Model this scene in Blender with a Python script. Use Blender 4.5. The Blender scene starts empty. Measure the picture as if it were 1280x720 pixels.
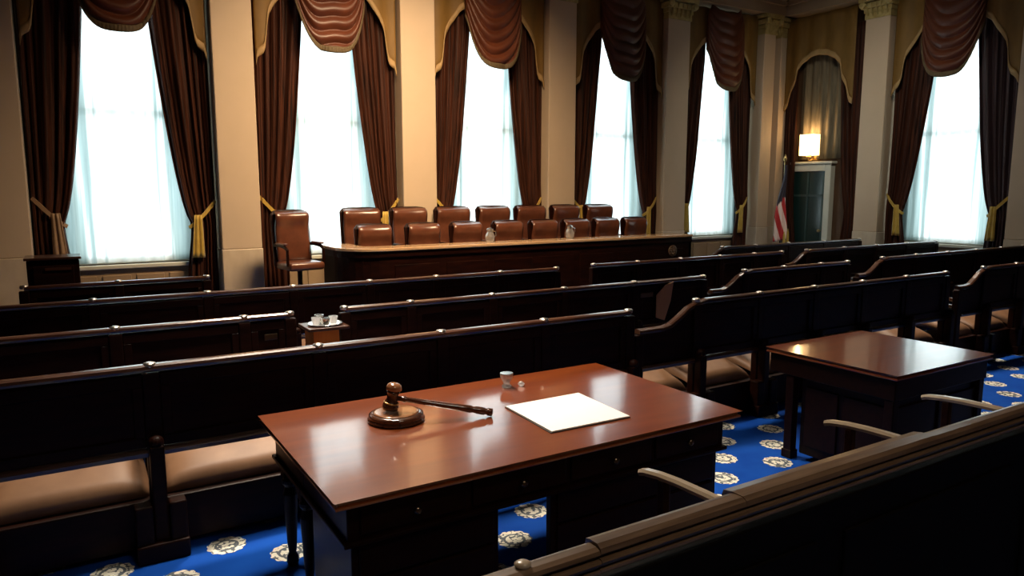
import bpy, bmesh, math, random
from mathutils import Vector, Matrix
random.seed(7)
PI = math.pi
S = bpy.context.scene
COL = S.collection

# ------------------------------------------------------------------ camera
cd = bpy.data.cameras.new('camera'); cam = bpy.data.objects.new('camera', cd); COL.objects.link(cam)
cam.location = (0, 0, 1.9)
cam.rotation_euler = (math.radians(90 - 7.85), 0, math.radians(-31.5))
cd.sensor_width = 36; cd.lens = 36 * 911 / 1280; cd.clip_end = 200
S.camera = cam

# ------------------------------------------------------------------ world, exposure
S.view_settings.view_transform = 'Standard'; S.view_settings.look = 'None'
S.view_settings.gamma = 1; S.view_settings.use_curve_mapping = False
S.view_settings.exposure = 0.0
SKY = 4.2
w = bpy.data.worlds.new('daylight'); S.world = w; w.use_nodes = True
nt = w.node_tree; bg = nt.nodes['Background']
bg.inputs[0].default_value = (0.86, 0.95, 1.0, 1); bg.inputs[1].default_value = SKY

# ------------------------------------------------------------------ unseen chandelier light from the ceiling, with added fill lights
def area(name, loc, rot, sx, sy, power, col, spread=180, portal=False):
    l = bpy.data.lights.new(name, 'AREA'); l.shape = 'RECTANGLE'; l.size = sx; l.size_y = sy
    l.energy = power; l.color = col; l.spread = math.radians(spread)
    if portal: l.cycles.is_portal = True
    o = bpy.data.objects.new(name, l); o.location = loc; o.rotation_euler = rot; COL.objects.link(o); return o
WARM = (1.0, 0.71, 0.42)
area('ceiling_or_fill_light', (3.9, 6.9, 5.72), (math.radians(30), 0, 0), 2.2, 0.8, 320, WARM, 105)
area('ceiling_or_fill_light', (2.3, 6.8, 5.72), (math.radians(-27), 0, 0), 1.4, 0.8, 180, (1.0, 0.84, 0.66), 85)
area('ceiling_or_fill_light', (1.6, 4.4, 5.72), (0, 0, 0), 1.0, 0.6, 50, (1.0, 0.86, 0.70), 60)
area('ceiling_or_fill_light', (1.6, -1.2, 5.72), (math.radians(12), 0, 0), 1.4, 0.4, 24, (1.0, 0.84, 0.66), 90)  # weak fill added behind the camera for edge and rail highlights
area('ceiling_or_fill_light', (9.3, 6.4, 5.72), (math.radians(25), math.radians(-38), 0), 1.4, 0.8, 42, (1.0, 0.93, 0.74), 90)  # added fill towards the right wall, standing in for daylight on its pilasters
area('ceiling_or_fill_light', (8.2, 6.0, 5.72), (math.radians(-22), 0, 0), 1.4, 0.8, 120, (1.0, 0.84, 0.66), 85)  # fill added to brighten the carpet and seats on the right

# ------------------------------------------------------------------ materials
def mat(name, base, rough=0.5, metal=0.0, coat=0.0, coat_rough=0.1, spec=0.5, sheen=0.0):
    m = bpy.data.materials.new(name); m.use_nodes = True
    b = m.node_tree.nodes['Principled BSDF']
    b.inputs['Base Color'].default_value = (*base, 1); b.inputs['Roughness'].default_value = rough
    b.inputs['Metallic'].default_value = metal; b.inputs['Coat Weight'].default_value = coat
    b.inputs['Coat Roughness'].default_value = coat_rough; b.inputs['Specular IOR Level'].default_value = spec
    b.inputs['Sheen Weight'].default_value = sheen
    return m
def N(m, t, **kw):
    n = m.node_tree.nodes.new(t)
    for k, v in kw.items(): setattr(n, k, v)
    return n
def L(m, a, b): m.node_tree.links.new(a, b)
def ramp(m, fac, stops):
    r = N(m, 'ShaderNodeValToRGB'); e = r.color_ramp.elements
    e[0].position, e[0].color = stops[0][0], (*stops[0][1], 1)
    e[1].position, e[1].color = stops[-1][0], (*stops[-1][1], 1)
    for p, c in stops[1:-1]:
        x = e.new(p); x.color = (*c, 1)
    L(m, fac, r.inputs[0]); return r
def noise_mat(name, c1, c2, scale, stretch=(1, 1, 1), rough=0.5, bump=0.0, detail=4, **kw):
    m = mat(name, c1, rough, **kw); b = m.node_tree.nodes['Principled BSDF']
    tc = N(m, 'ShaderNodeTexCoord'); mp = N(m, 'ShaderNodeMapping'); mp.inputs['Scale'].default_value = stretch
    nz = N(m, 'ShaderNodeTexNoise'); nz.inputs['Scale'].default_value = scale; nz.inputs['Detail'].default_value = detail
    L(m, tc.outputs['Object'], mp.inputs[0]); L(m, mp.outputs[0], nz.inputs['Vector'])
    r = ramp(m, nz.outputs['Fac'], [(0.3, c1), (0.7, c2)]); L(m, r.outputs[0], b.inputs['Base Color'])
    if bump:
        bp = N(m, 'ShaderNodeBump'); bp.inputs['Strength'].default_value = bump; bp.inputs['Distance'].default_value = 0.01
        L(m, nz.outputs['Fac'], bp.inputs['Height']); L(m, bp.outputs[0], b.inputs['Normal'])
    return m
M = {}
M['wood'] = noise_mat('dark_mahogany', (0.0065, 0.0014, 0.0006), (0.019, 0.0042, 0.0018), 3.0, (1.2, 9, 9), 0.45, spec=0.12)
M['ebony'] = noise_mat('near_black_wood', (0.0015, 0.001, 0.0008), (0.003, 0.0016, 0.001), 3.0, (1.2, 9, 9), 0.6, spec=0.06)
M['arm'] = noise_mat('pale_sheen_arm_wood', (0.30, 0.22, 0.14), (0.42, 0.33, 0.23), 4.0, (12, 1, 12), 0.3, coat=0.6, coat_rough=0.2)  # pale base colour stands in for light reflecting on the armrests
M['knob'] = mat('bright_knob_metal', (0.75, 0.66, 0.58), 0.28, 1.0)
M['rail'] = noise_mat('polished_mahogany_rail', (0.035, 0.012, 0.006), (0.070, 0.025, 0.012), 3.0, (1.2, 9, 9), 0.28, coat=0.45, coat_rough=0.16)
M['cap'] = noise_mat('worn_rail_wood', (0.075, 0.040, 0.020), (0.15, 0.09, 0.05), 4.0, (1.0, 14, 14), 0.36, coat=0.4, coat_rough=0.25)
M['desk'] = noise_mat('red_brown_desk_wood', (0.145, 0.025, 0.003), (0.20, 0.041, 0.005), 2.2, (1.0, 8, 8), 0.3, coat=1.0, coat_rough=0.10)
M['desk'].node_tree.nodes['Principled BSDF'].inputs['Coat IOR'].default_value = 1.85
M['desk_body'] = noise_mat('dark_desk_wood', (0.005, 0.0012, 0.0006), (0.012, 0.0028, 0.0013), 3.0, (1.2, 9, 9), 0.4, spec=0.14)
M['dais_top'] = noise_mat('honey_dais_top', (0.58, 0.36, 0.19), (0.70, 0.46, 0.26), 3.0, (1.0, 8, 8), 0.25, coat=0.8)
M['stand'] = noise_mat('orange_oak', (0.70, 0.20, 0.035), (0.78, 0.26, 0.05), 4.0, (8, 8, 1), 0.6, spec=0.1)
M['leather'] = noise_mat('brown_leather', (0.085, 0.026, 0.013), (0.13, 0.042, 0.021), 9, (1, 1, 1), 0.32, bump=0.1, coat=0.5, coat_rough=0.25)
M['seat_leather'] = noise_mat('tan_seat_leather', (0.18, 0.092, 0.048), (0.25, 0.135, 0.072), 5, (1, 1, 1), 0.48, bump=0.2, spec=0.25)
M['plaster'] = noise_mat('cream_plaster', (0.52, 0.40, 0.28), (0.56, 0.43, 0.31), 2.0, (1, 1, 1), 0.62)
M['marble'] = noise_mat('veined_marble', (0.60, 0.50, 0.38), (0.50, 0.40, 0.29), 7.0, (1, 1, 0.5), 0.35, detail=8)
M['gold_plaster'] = noise_mat('gilded_plaster', (0.40, 0.31, 0.11), (0.55, 0.45, 0.20), 12, (1, 1, 1), 0.5, metal=0.3)
M['wall'] = noise_mat('brown_wall', (0.06, 0.028, 0.011), (0.085, 0.042, 0.018), 2.0, (1, 1, 1), 0.7)
M['panel'] = noise_mat('tan_panel', (0.26, 0.18, 0.10), (0.32, 0.22, 0.13), 3.0, (1, 1, 1), 0.55)
M['ceil'] = noise_mat('ceiling_plaster', (0.30, 0.22, 0.14), (0.34, 0.25, 0.16), 1.0, (1, 1, 1), 0.8)
M['frame'] = noise_mat('cream_frame_paint', (0.55, 0.55, 0.47), (0.60, 0.60, 0.52), 3.0, (1, 1, 1), 0.45)
M['drape'] = noise_mat('brown_velvet', (0.008, 0.0025, 0.0015), (0.068, 0.018, 0.007), 3.5, (9, 9, 0.12), 0.65, spec=0.2)
M['drape2'] = noise_mat('plum_velvet', (0.016, 0.007, 0.010), (0.045, 0.018, 0.022), 4, (9, 9, 0.12), 0.6, sheen=0.04)
M['swag'] = noise_mat('rust_brown_satin', (0.062, 0.014, 0.005), (0.105, 0.026, 0.009), 4, (1, 1, 1), 0.45)
M['fringe'] = noise_mat('olive_fringe', (0.07, 0.045, 0.018), (0.12, 0.08, 0.035), 30, (8, 1, 1), 0.7)
M['valance'] = noise_mat('old_gold_cloth', (0.15, 0.078, 0.012), (0.20, 0.105, 0.018), 3, (3, 3, 1), 0.65)
M['trim'] = noise_mat('tan_piping_cloth', (0.30, 0.19, 0.075), (0.38, 0.24, 0.10), 12, (1, 1, 1), 0.6)
M['gold_cloth'] = noise_mat('gold_tieback_cloth', (0.42, 0.27, 0.04), (0.52, 0.35, 0.06), 10, (1, 1, 1), 0.5, sheen=0.3)
M['rope'] = noise_mat('tan_rope', (0.26, 0.16, 0.09), (0.32, 0.20, 0.11), 20, (1, 1, 1), 0.6)
M['brass'] = mat('brass', (0.55, 0.38, 0.16), 0.3, 1.0)
M['old_brass'] = mat('dark_brass', (0.16, 0.12, 0.08), 0.3, 1.0)
M['silver'] = mat('silver', (0.82, 0.80, 0.76), 0.18, 1.0)
M['black'] = mat('black_recess', (0.006, 0.005, 0.005), 0.6)
M['paper'] = mat('white_paper', (0.86, 0.84, 0.80), 0.6)
M['leaf'] = mat('tan_card', (0.55, 0.30, 0.14), 0.7)
M['folder'] = mat('black_folder', (0.02, 0.015, 0.012), 0.5)
M['gavel'] = noise_mat('gavel_walnut', (0.045, 0.015, 0.008), (0.085, 0.03, 0.014), 8, (4, 4, 1), 0.2, coat=0.9, coat_rough=0.08)
M['gavel_light'] = noise_mat('gavel_cap_wood', (0.20, 0.075, 0.03), (0.28, 0.12, 0.05), 8, (4, 4, 1), 0.2, coat=0.8, coat_rough=0.08)
M['dgreen'] = mat('dark_green_glazed_panel', (0.010, 0.030, 0.028), 0.2, coat=0.4)
M['dgreen_rail'] = mat('dark_green_paint', (0.025, 0.055, 0.050), 0.4)
M['grey_drape'] = noise_mat('grey_green_drape', (0.10, 0.08, 0.05), (0.18, 0.145, 0.09), 6, (6, 6, 0.6), 0.8)
M['red'] = mat('flag_red', (0.36, 0.035, 0.035), 0.7); M['white'] = mat('flag_white', (0.62, 0.50, 0.42), 0.7)

def glassm(name, tint, mixf):
    m = bpy.data.materials.new(name); m.use_nodes = True; n = m.node_tree.nodes; n.clear()
    o = N(m, 'ShaderNodeOutputMaterial'); mx = N(m, 'ShaderNodeMixShader'); t = N(m, 'ShaderNodeBsdfTransparent'); g = N(m, 'ShaderNodeBsdfGlossy')
    t.inputs[0].default_value = (*tint, 1); g.inputs['Roughness'].default_value = 0.03; mx.inputs[0].default_value = mixf
    L(m, t.outputs[0], mx.inputs[1]); L(m, g.outputs[0], mx.inputs[2]); L(m, mx.outputs[0], o.inputs[0]); return m
M['pane'] = glassm('window_glass', (0.97, 0.99, 0.98), 0.05)
def crystal():
    m = mat('crystal_glass', (0.98, 0.98, 0.98), 0.02); b = m.node_tree.nodes['Principled BSDF']
    b.inputs['Transmission Weight'].default_value = 0.9; b.inputs['IOR'].default_value = 1.5; return m
M['crystal'] = crystal()
def cut_crystal():
    m = bpy.data.materials.new('cut_crystal'); m.use_nodes = True; n = m.node_tree.nodes; n.clear()
    o = N(m, 'ShaderNodeOutputMaterial'); a = N(m, 'ShaderNodeMixShader'); b = N(m, 'ShaderNodeMixShader')
    t = N(m, 'ShaderNodeBsdfTransparent'); g = N(m, 'ShaderNodeBsdfGlossy'); d = N(m, 'ShaderNodeBsdfTranslucent')
    g.inputs['Roughness'].default_value = 0.12; a.inputs[0].default_value = 0.6; b.inputs[0].default_value = 0.45
    L(m, t.outputs[0], a.inputs[1]); L(m, g.outputs[0], a.inputs[2]); L(m, a.outputs[0], b.inputs[1]); L(m, d.outputs[0], b.inputs[2]); L(m, b.outputs[0], o.inputs[0]); return m
M['cut'] = cut_crystal()
def sheer():
    m = bpy.data.materials.new('white_sheer'); m.use_nodes = True; n = m.node_tree.nodes; n.clear()
    o = N(m, 'ShaderNodeOutputMaterial'); a = N(m, 'ShaderNodeMixShader'); b = N(m, 'ShaderNodeMixShader')
    t = N(m, 'ShaderNodeBsdfTransparent'); tl = N(m, 'ShaderNodeBsdfTranslucent'); d = N(m, 'ShaderNodeBsdfDiffuse')
    t.inputs[0].default_value = (0.93, 1.0, 1.0, 1)
    for x in (tl, d): x.inputs[0].default_value = (0.88, 0.95, 0.95, 1)
    # the cloth is gathered, so denser in streaks and towards both sides
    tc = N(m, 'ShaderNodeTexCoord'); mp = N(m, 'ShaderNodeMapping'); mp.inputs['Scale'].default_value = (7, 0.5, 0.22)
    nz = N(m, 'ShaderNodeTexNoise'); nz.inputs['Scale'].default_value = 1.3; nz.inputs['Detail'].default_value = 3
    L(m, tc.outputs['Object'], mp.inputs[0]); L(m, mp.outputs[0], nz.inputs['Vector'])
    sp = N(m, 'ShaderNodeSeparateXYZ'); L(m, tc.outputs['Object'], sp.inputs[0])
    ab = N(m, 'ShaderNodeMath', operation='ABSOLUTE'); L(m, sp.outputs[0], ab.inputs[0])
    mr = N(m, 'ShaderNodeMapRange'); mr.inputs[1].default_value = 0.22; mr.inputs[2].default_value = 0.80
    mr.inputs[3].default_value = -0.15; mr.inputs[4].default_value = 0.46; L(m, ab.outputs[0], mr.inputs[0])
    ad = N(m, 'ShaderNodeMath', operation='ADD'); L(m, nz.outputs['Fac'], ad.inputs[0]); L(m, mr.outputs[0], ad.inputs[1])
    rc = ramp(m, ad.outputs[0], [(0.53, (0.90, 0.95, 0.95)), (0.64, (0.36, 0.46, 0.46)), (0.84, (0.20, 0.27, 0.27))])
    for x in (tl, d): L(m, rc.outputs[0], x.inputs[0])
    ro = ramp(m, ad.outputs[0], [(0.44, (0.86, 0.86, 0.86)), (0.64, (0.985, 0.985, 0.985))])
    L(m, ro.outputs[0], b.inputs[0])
    a.inputs[0].default_value = 0.35; L(m, tl.outputs[0], a.inputs[1]); L(m, d.outputs[0], a.inputs[2])
    L(m, t.outputs[0], b.inputs[1]); L(m, a.outputs[0], b.inputs[2]); L(m, b.outputs[0], o.inputs[0]); return m
M['sheer'] = sheer()
def shade():
    m = mat('glowing_lamp_shade', (0.9, 0.8, 0.6), 0.6); b = m.node_tree.nodes['Principled BSDF']
    b.inputs['Emission Color'].default_value = (1.0, 0.66, 0.30, 1); b.inputs['Emission Strength'].default_value = 3.2; return m
M['shade'] = shade()
def carpet():
    m = mat('blue_carpet', (0.004, 0.05, 0.32), 0.9, spec=0.1); b = m.node_tree.nodes['Principled BSDF']
    tc = N(m, 'ShaderNodeTexCoord'); sp = N(m, 'ShaderNodeSeparateXYZ'); L(m, tc.outputs['Object'], sp.inputs[0])
    def mth(op, a, c=None):
        n = N(m, 'ShaderNodeMath', operation=op)
        for i, v in enumerate((a, c)):
            if v is None: continue
            if isinstance(v, (int, float)): n.inputs[i].default_value = v
            else: L(m, v, n.inputs[i])
        return n.outputs[0]
    sx, sy = 0.27, 0.25
    xs = mth('DIVIDE', mth('SUBTRACT', sp.outputs[0], 4.13), sx); ys = mth('DIVIDE', mth('SUBTRACT', sp.outputs[1], 3.19), sy)
    u = mth('MULTIPLY', mth('ADD', xs, ys), 0.5); v = mth('MULTIPLY', mth('SUBTRACT', xs, ys), 0.5)
    du = mth('SUBTRACT', u, mth('ROUND', u)); dv = mth('SUBTRACT', v, mth('ROUND', v))
    dx = mth('MULTIPLY', mth('ADD', du, dv), sx); dy = mth('MULTIPLY', mth('SUBTRACT', du, dv), sy)
    r = mth('SQRT', mth('ADD', mth('MULTIPLY', dx, dx), mth('MULTIPLY', dy, dy)))
    ang = mth('ARCTAN2', dy, dx)
    rr = mth('SUBTRACT', r, mth('MULTIPLY', mth('SINE', mth('MULTIPLY', ang, 12)), 0.004))
    inside = mth('LESS_THAN', rr, 0.098)
    vo = N(m, 'ShaderNodeTexVoronoi'); vo.inputs['Scale'].default_value = 48; L(m, tc.outputs['Object'], vo.inputs['Vector'])
    blot = mth('GREATER_THAN', vo.outputs['Distance'], 0.62)
    ring = mth('LESS_THAN', mth('ABSOLUTE', mth('SUBTRACT', r, 0.055)), 0.007)
    dark = mth('MAXIMUM', blot, ring)
    mc = N(m, 'ShaderNodeMix', data_type='RGBA'); L(m, dark, mc.inputs[0])
    mc.inputs[6].default_value = (0.78, 0.77, 0.66, 1); mc.inputs[7].default_value = (0.12, 0.14, 0.16, 1)
    nz = N(m, 'ShaderNodeTexNoise'); nz.inputs['Scale'].default_value = 60
    bl = ramp(m, nz.outputs['Fac'], [(0.3, (0.003, 0.050, 0.32)), (0.7, (0.006, 0.075, 0.42))])
    mf = N(m, 'ShaderNodeMix', data_type='RGBA'); L(m, inside, mf.inputs[0]); L(m, bl.outputs[0], mf.inputs[6]); L(m, mc.outputs[2], mf.inputs[7])
    L(m, mf.outputs[2], b.inputs['Base Color']); return m
M['carpet'] = carpet()

# ------------------------------------------------------------------ mesh helpers
def box(bm, x0, x1, y0, y1, z0, z1, m=0):
    vs = [bm.verts.new(p) for p in ((x0,y0,z0),(x1,y0,z0),(x1,y1,z0),(x0,y1,z0),(x0,y0,z1),(x1,y0,z1),(x1,y1,z1),(x0,y1,z1))]
    for f in ((3,2,1,0),(4,5,6,7),(0,1,5,4),(1,2,6,5),(2,3,7,6),(3,0,4,7)):
        bm.faces.new([vs[i] for i in f]).material_index = m
def lathe(bm, prof, n=24, c=(0,0,0), mtx=None):
    rings = []
    for r, z in prof:
        ring = []
        for i in range(n):
            a = 2*PI*i/n; p = Vector((r*math.cos(a), r*math.sin(a), z))
            if mtx: p = mtx @ p
            ring.append(bm.verts.new(p + Vector(c)))
        rings.append(ring)
    for a, b in zip(rings, rings[1:]):
        for i in range(n): bm.faces.new((a[i], a[(i+1)%n], b[(i+1)%n], b[i]))
    bm.faces.new(rings[0][::-1]); bm.faces.new(rings[-1])
def sweep(bm, path, prof, closed=False, up=(0,0,1)):
    """sweep a closed 2D profile (side, up) along a path of points"""
    up0 = Vector(up); rings = []; P = [Vector(p) for p in path]; n = len(P)
    for i, p in enumerate(P):
        t = (P[min(i+1,n-1)] - P[max(i-1,0)]).normalized()
        s = t.cross(up0).normalized(); uu = s.cross(t).normalized()
        rings.append([bm.verts.new(p + s*a + uu*b) for a, b in prof])
    k = len(prof)
    for a, b in zip(rings, rings[1:]):
        for i in range(k): bm.faces.new((a[i], b[i], b[(i+1)%k], a[(i+1)%k]))
    bm.faces.new(rings[0]); bm.faces.new(rings[-1][::-1])
def circ(r, n=10, sx=1, sy=1): return [(r*sx*math.cos(2*PI*i/n), r*sy*math.sin(2*PI*i/n)) for i in range(n)]
def prism(bm, pts, z0, z1):
    a = [bm.verts.new((x, y, z0)) for x, y in pts]; b = [bm.verts.new((x, y, z1)) for x, y in pts]
    n = len(pts)
    for i in range(n): bm.faces.new((a[i], a[(i+1)%n], b[(i+1)%n], b[i]))
    bm.faces.new(a[::-1]); bm.faces.new(b)
def grid(bm, nu, nv, f, th=0.0):
    V = [[bm.verts.new(f(i/nu, j/nv)) for i in range(nu+1)] for j in range(nv+1)]
    for j in range(nv):
        for i in range(nu): bm.faces.new((V[j][i], V[j][i+1], V[j+1][i+1], V[j+1][i]))
    return V
def obj(name, bm, m, parent=None, loc=(0,0,0), rz=0, smooth=False, bevel=0.0, seg=2, solid=0.0):
    bmesh.ops.recalc_face_normals(bm, faces=bm.faces)
    me = bpy.data.meshes.new(name); bm.to_mesh(me); bm.free()
    for x in (m if isinstance(m, (list, tuple)) else [m]): me.materials.append(M[x])
    if smooth:
        for p in me.polygons: p.use_smooth = True
    o = bpy.data.objects.new(name, me); COL.objects.link(o); o.location = loc; o.rotation_euler = (0,0,rz)
    if solid:
        s = o.modifiers.new('solid', 'SOLIDIFY'); s.thickness = solid; s.offset = 0
    if bevel:
        b = o.modifiers.new('bevel', 'BEVEL'); b.width = bevel; b.segments = seg; b.limit_method = 'ANGLE'
    if parent: o.parent = parent
    return o
def bmn(): return bmesh.new()
def thing(name, label, cat, loc=(0,0,0), rz=0, group=None):
    o = bpy.data.objects.new(name, None); COL.objects.link(o); o.location = loc; o.rotation_euler = (0,0,rz)
    return tag(o, label, cat, group)
def tag(o, label, cat, group=None):
    o['label'] = label; o['category'] = cat
    if group: o['group'] = group
    return o
def struct(name, bm, m, **kw):
    o = obj(name, bm, m, **kw); o['kind'] = 'structure'; return o
def copy_tree(o, parent=None):
    c = o.copy(); COL.objects.link(c); c.parent = parent
    for ch in o.children: copy_tree(ch, c)
    return c

# ------------------------------------------------------------------ room shell
WY, WX = 10.4, 12.9            # planes of the window wall and of the right wall
BAYS = [0.70, 3.26, 5.82, 8.38, 10.86]
RW = 6.75                      # window on the right wall
Z0, Z1, HW = 0.95, 4.7, 0.78
CEIL = 5.8
b = bmn(); box(b, -5, 13.3, -4, 10.8, -0.1, 0); struct('floor', b, 'carpet')
b = bmn(); box(b, -5, 13.3, -4, 10.8, CEIL, CEIL+0.1); struct('ceiling', b, 'ceil')
b = bmn()
xs = [-5.0]
for c in BAYS: xs += [c-HW, c+HW]
xs.append(13.3)
for i in range(0, len(xs), 2): box(b, xs[i], xs[i+1], WY, WY+0.3, 0, CEIL)
for c in BAYS: box(b, c-HW, c+HW, WY, WY+0.3, 0, Z0); box(b, c-HW, c+HW, WY, WY+0.3, Z1, CEIL)
struct('wall_back', b, 'wall')
b = bmn()
box(b, WX, WX+0.3, RW+HW, WY, 0, CEIL); box(b, WX, WX+0.3, -4, RW-HW, 0, CEIL)
box(b, WX, WX+0.3, RW-HW, RW+HW, 0, Z0); box(b, WX, WX+0.3, RW-HW, RW+HW, Z1, CEIL)
struct('wall_right', b, 'wall')
b = bmn(); box(b, -5.3, -5, -4, 10.8, 0, CEIL); struct('wall_left', b, 'wall')
b = bmn(); box(b, -5, 13.3, -4.3, -4, 0, CEIL); struct('wall_front', b, 'wall')

def window(n, loc, rz):
    e = bpy.data.objects.new('window_%d' % n, None); COL.objects.link(e); e.location = loc; e.rotation_euler = (0,0,rz); e['kind'] = 'structure'
    b = bmn()
    for s in (-1, 1): box(b, *sorted((s*HW, s*(HW-0.07))), 0.02, 0.12, Z0, Z1)
    box(b, -HW+0.07, HW-0.07, 0.02, 0.12, Z0, Z0+0.08); box(b, -HW+0.07, HW-0.07, 0.02, 0.12, Z1-0.08, Z1)
    box(b, -HW+0.07, HW-0.07, 0.03, 0.11, 2.78, 2.86)
    f = obj('window_frame', b, 'frame', e)
    b = bmn(); box(b, -HW+0.07, HW-0.07, 0.065, 0.072, Z0+0.08, 2.78); box(b, -HW+0.07, HW-0.07, 0.065, 0.072, 2.86, Z1-0.08)
    obj('pane', b, 'pane', f)
    b = bmn(); box(b, -HW-0.06, HW+0.06, -0.10, 0.0, Z0-0.06, Z0-0.01); obj('window_sill', b, 'frame', e, bevel=0.01)
    b = bmn(); box(b, -HW, HW, -0.045, 0.0, 0.12, Z0-0.06)
    for k in range(4):
        x0 = -HW+0.06+k*0.38; box(b, x0, x0+0.32, -0.065, -0.045, 0.2, Z0-0.14)
    obj('apron_panel', b, 'panel', e, bevel=0.008)
    # daylight portal in the opening
    a = area('daylight_portal', (0,0,0), (0,0,0), 2*HW, Z1-Z0, 1, (1,1,1), portal=True)
    a.location = Vector(loc) + Matrix.Rotation(rz, 3, 'Z') @ Vector((0, 0.2, (Z0+Z1)/2)); a.rotation_euler = (math.radians(-90), 0, rz)
for i, c in enumerate(BAYS): window(i+1, (c, WY, 0), 0)
window(6, (WX, RW, 0), -PI/2)

# pilasters with capitals and marble pedestals
def pilaster(n, loc, rz, w=0.54, d=0.4, ped=True):
    e = bpy.data.objects.new('trim_%d' % n, None); COL.objects.link(e); e.location = loc; e.rotation_euler = (0,0,rz); e['kind'] = 'structure'
    h = w/2
    b = bmn(); box(b, -h, h, 0, d, 1.10 if ped else 0, 4.93); obj('shaft', b, 'plaster', e, bevel=0.012)
    if ped:
        b = bmn(); box(b, -h-0.008, h+0.008, -0.008, d, 0, 1.10); box(b, -h-0.05, h+0.05, -0.05, d, 0, 0.22)
        obj('pedestal', b, 'marble', e, bevel=0.01)
    b = bmn()
    box(b, -h-0.015, h+0.015, -0.015, d, 4.87, 4.93)
    pr = [(0.0, 4.93), (0.012, 4.98), (0.03, 5.05), (0.07, 5.14)]
    for (a0, z0), (a1, z1) in zip(pr, pr[1:]): box(b, -h-a1, h+a1, -a1, d, z0, z1)
    box(b, -h-0.10, h+0.10, -0.10, d, 5.16, 5.24)
    for k in range(5):                      # acanthus leaves
        x = -h + (k+0.5)*w/5
        for zz, out in ((4.93, 0.02), (5.02, 0.045)):
            sweep(b, [(x, -0.0, zz), (x, -0.02-out*0.5, zz+0.05), (x, -0.03-out, zz+0.09), (x, -0.055-out, zz+0.085)], circ(0.035, 6, 1, 0.35), up=(1,0,0))
    for s in (-1, 1):                       # corner scrolls
        mt = Matrix.Rotation(PI/2, 3, 'X')
        lathe(b, [(0.02,-0.03),(0.055,-0.025),(0.06,0.02),(0.035,0.035)], 14, (s*(h+0.02), -0.09, 5.11), mt)
    obj('capital', b, 'gold_plaster', e, bevel=0.006)
    return e
for k, x in enumerate((-0.58, 1.98, 4.54, 7.10, 9.65)): pilaster(k+1, (x, 10.0, 0), 0, w=0.50 if k < 2 else 0.54)
pilaster(6, (12.08, 10.0, 0), 0, w=0.32)
pilaster(7, (12.5, 10.22, 0), -PI/2, w=0.30)
pilaster(8, (12.5, 8.04, 0), -PI/2, w=0.46)
pilaster(9, (12.5, 5.46, 0), -PI/2, w=0.46)
pilaster(10, (12.5, 2.9, 0), -PI/2, w=0.46)
b = bmn()
box(b, -5, 12.42, 9.92, WY, 5.24, 5.42); box(b, -5, 12.36, 9.86, WY, 5.42, 5.50); box(b, -5, 12.22, 9.72, WY, 5.62, CEIL); box(b, -5, 12.3, 9.8, WY, 5.5, 5.62)
box(b, 12.42, WX, -4, 9.92, 5.24, 5.42); box(b, 12.36, WX, -4, 9.86, 5.42, 5.50); box(b, 12.3, WX, -4, 9.8, 5.5, 5.62); box(b, 12.22, WX, -4, 9.72, 5.62, CEIL)
struct('trim_11', b, 'ceil')
b = bmn(); box(b, -5, 12.9, WY-0.03, WY, 0, 0.12); struct('baseboard_back', b, 'wood')
b = bmn(); box(b, WX-0.03, WX, -4, WY-0.03, 0, 0.12); struct('baseboard_right', b, 'wood')

# door with white frame on the right wall below the lamp
b = bmn(); DY0, DY1, DT = 8.98, 10.02, 2.36
for y0, y1 in ((DY0, DY0+0.13), (DY1-0.13, DY1)): box(b, 12.76, WX, y0, y1, 0, DT)
box(b, 12.76, WX, DY0+0.13, DY1-0.13, DT-0.14, DT); box(b, 12.73, WX, DY0-0.04, DY1+0.04, DT, DT+0.05)
d1 = struct('door_1', b, 'frame', bevel=0.01)
b = bmn(); box(b, 12.80, WX, DY0+0.13, DY1-0.13, 0, DT-0.14); lf = obj('door_leaf', b, 'dgreen', d1)
b = bmn(); ym = (DY0+DY1)/2
box(b, 12.785, 12.80, ym-0.02, ym+0.02, 0.1, DT-0.16); box(b, 12.785, 12.80, DY0+0.15, DY1-0.15, 1.72, 1.76)
for y0 in (DY0+0.13, DY1-0.19): box(b, 12.785, 12.80, y0, y0+0.06, 0.1, DT-0.16)
obj('glazing_bar', b, 'dgreen_rail', lf)
b = bmn(); lathe(b, [(0.012,0),(0.012,0.04),(0.028,0.045),(0.028,0.07),(0.01,0.08)], 12, (12.785, DY0+0.18, 1.05), Matrix.Rotation(-PI/2,3,'Y')); obj('door_handle', b, 'brass', d1)

# wall lamp over the door
wl = thing('wall_lamp', 'lit square cream wall lamp above the white framed door', 'wall lamp', (12.9, 9.45, 2.3))
b = bmn(); box(b, -0.05, 0, -0.09, 0.09, 0.14, 0.44); obj('back_plate', b, 'brass', wl, bevel=0.01)
b = bmn(); sweep(b, [(-0.05,0,0.2),(-0.12,0,0.14),(-0.2,0,0.13),(-0.22,0,0.2)], circ(0.014, 8), up=(0,1,0)); lathe(b, [(0.05,0.19),(0.055,0.2),(0.03,0.23)], 14, (-0.2,0,0)); obj('bracket', b, 'brass', wl, smooth=True)
b = bmn()
q = [(-0.29,-0.15),(-0.08,-0.15),(-0.08,0.15),(-0.29,0.15)]
for (x0, y0), (x1, y1) in zip(q, q[1:]+q[:1]):
    box(b, min(x0,x1)-0.004, max(x0,x1)+0.004, min(y0,y1)-0.004, max(y0,y1)+0.004, 0.23, 0.64)
obj('lamp_shade', b, 'shade', wl)
pl = bpy.data.lights.new('lamp_bulb', 'POINT'); pl.energy = 8; pl.color = (1.0, 0.62, 0.28); pl.shadow_soft_size = 0.05
po = bpy.data.objects.new('lamp_bulb', pl); po.location = (12.68, 9.45, 3.0); COL.objects.link(po)

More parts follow.
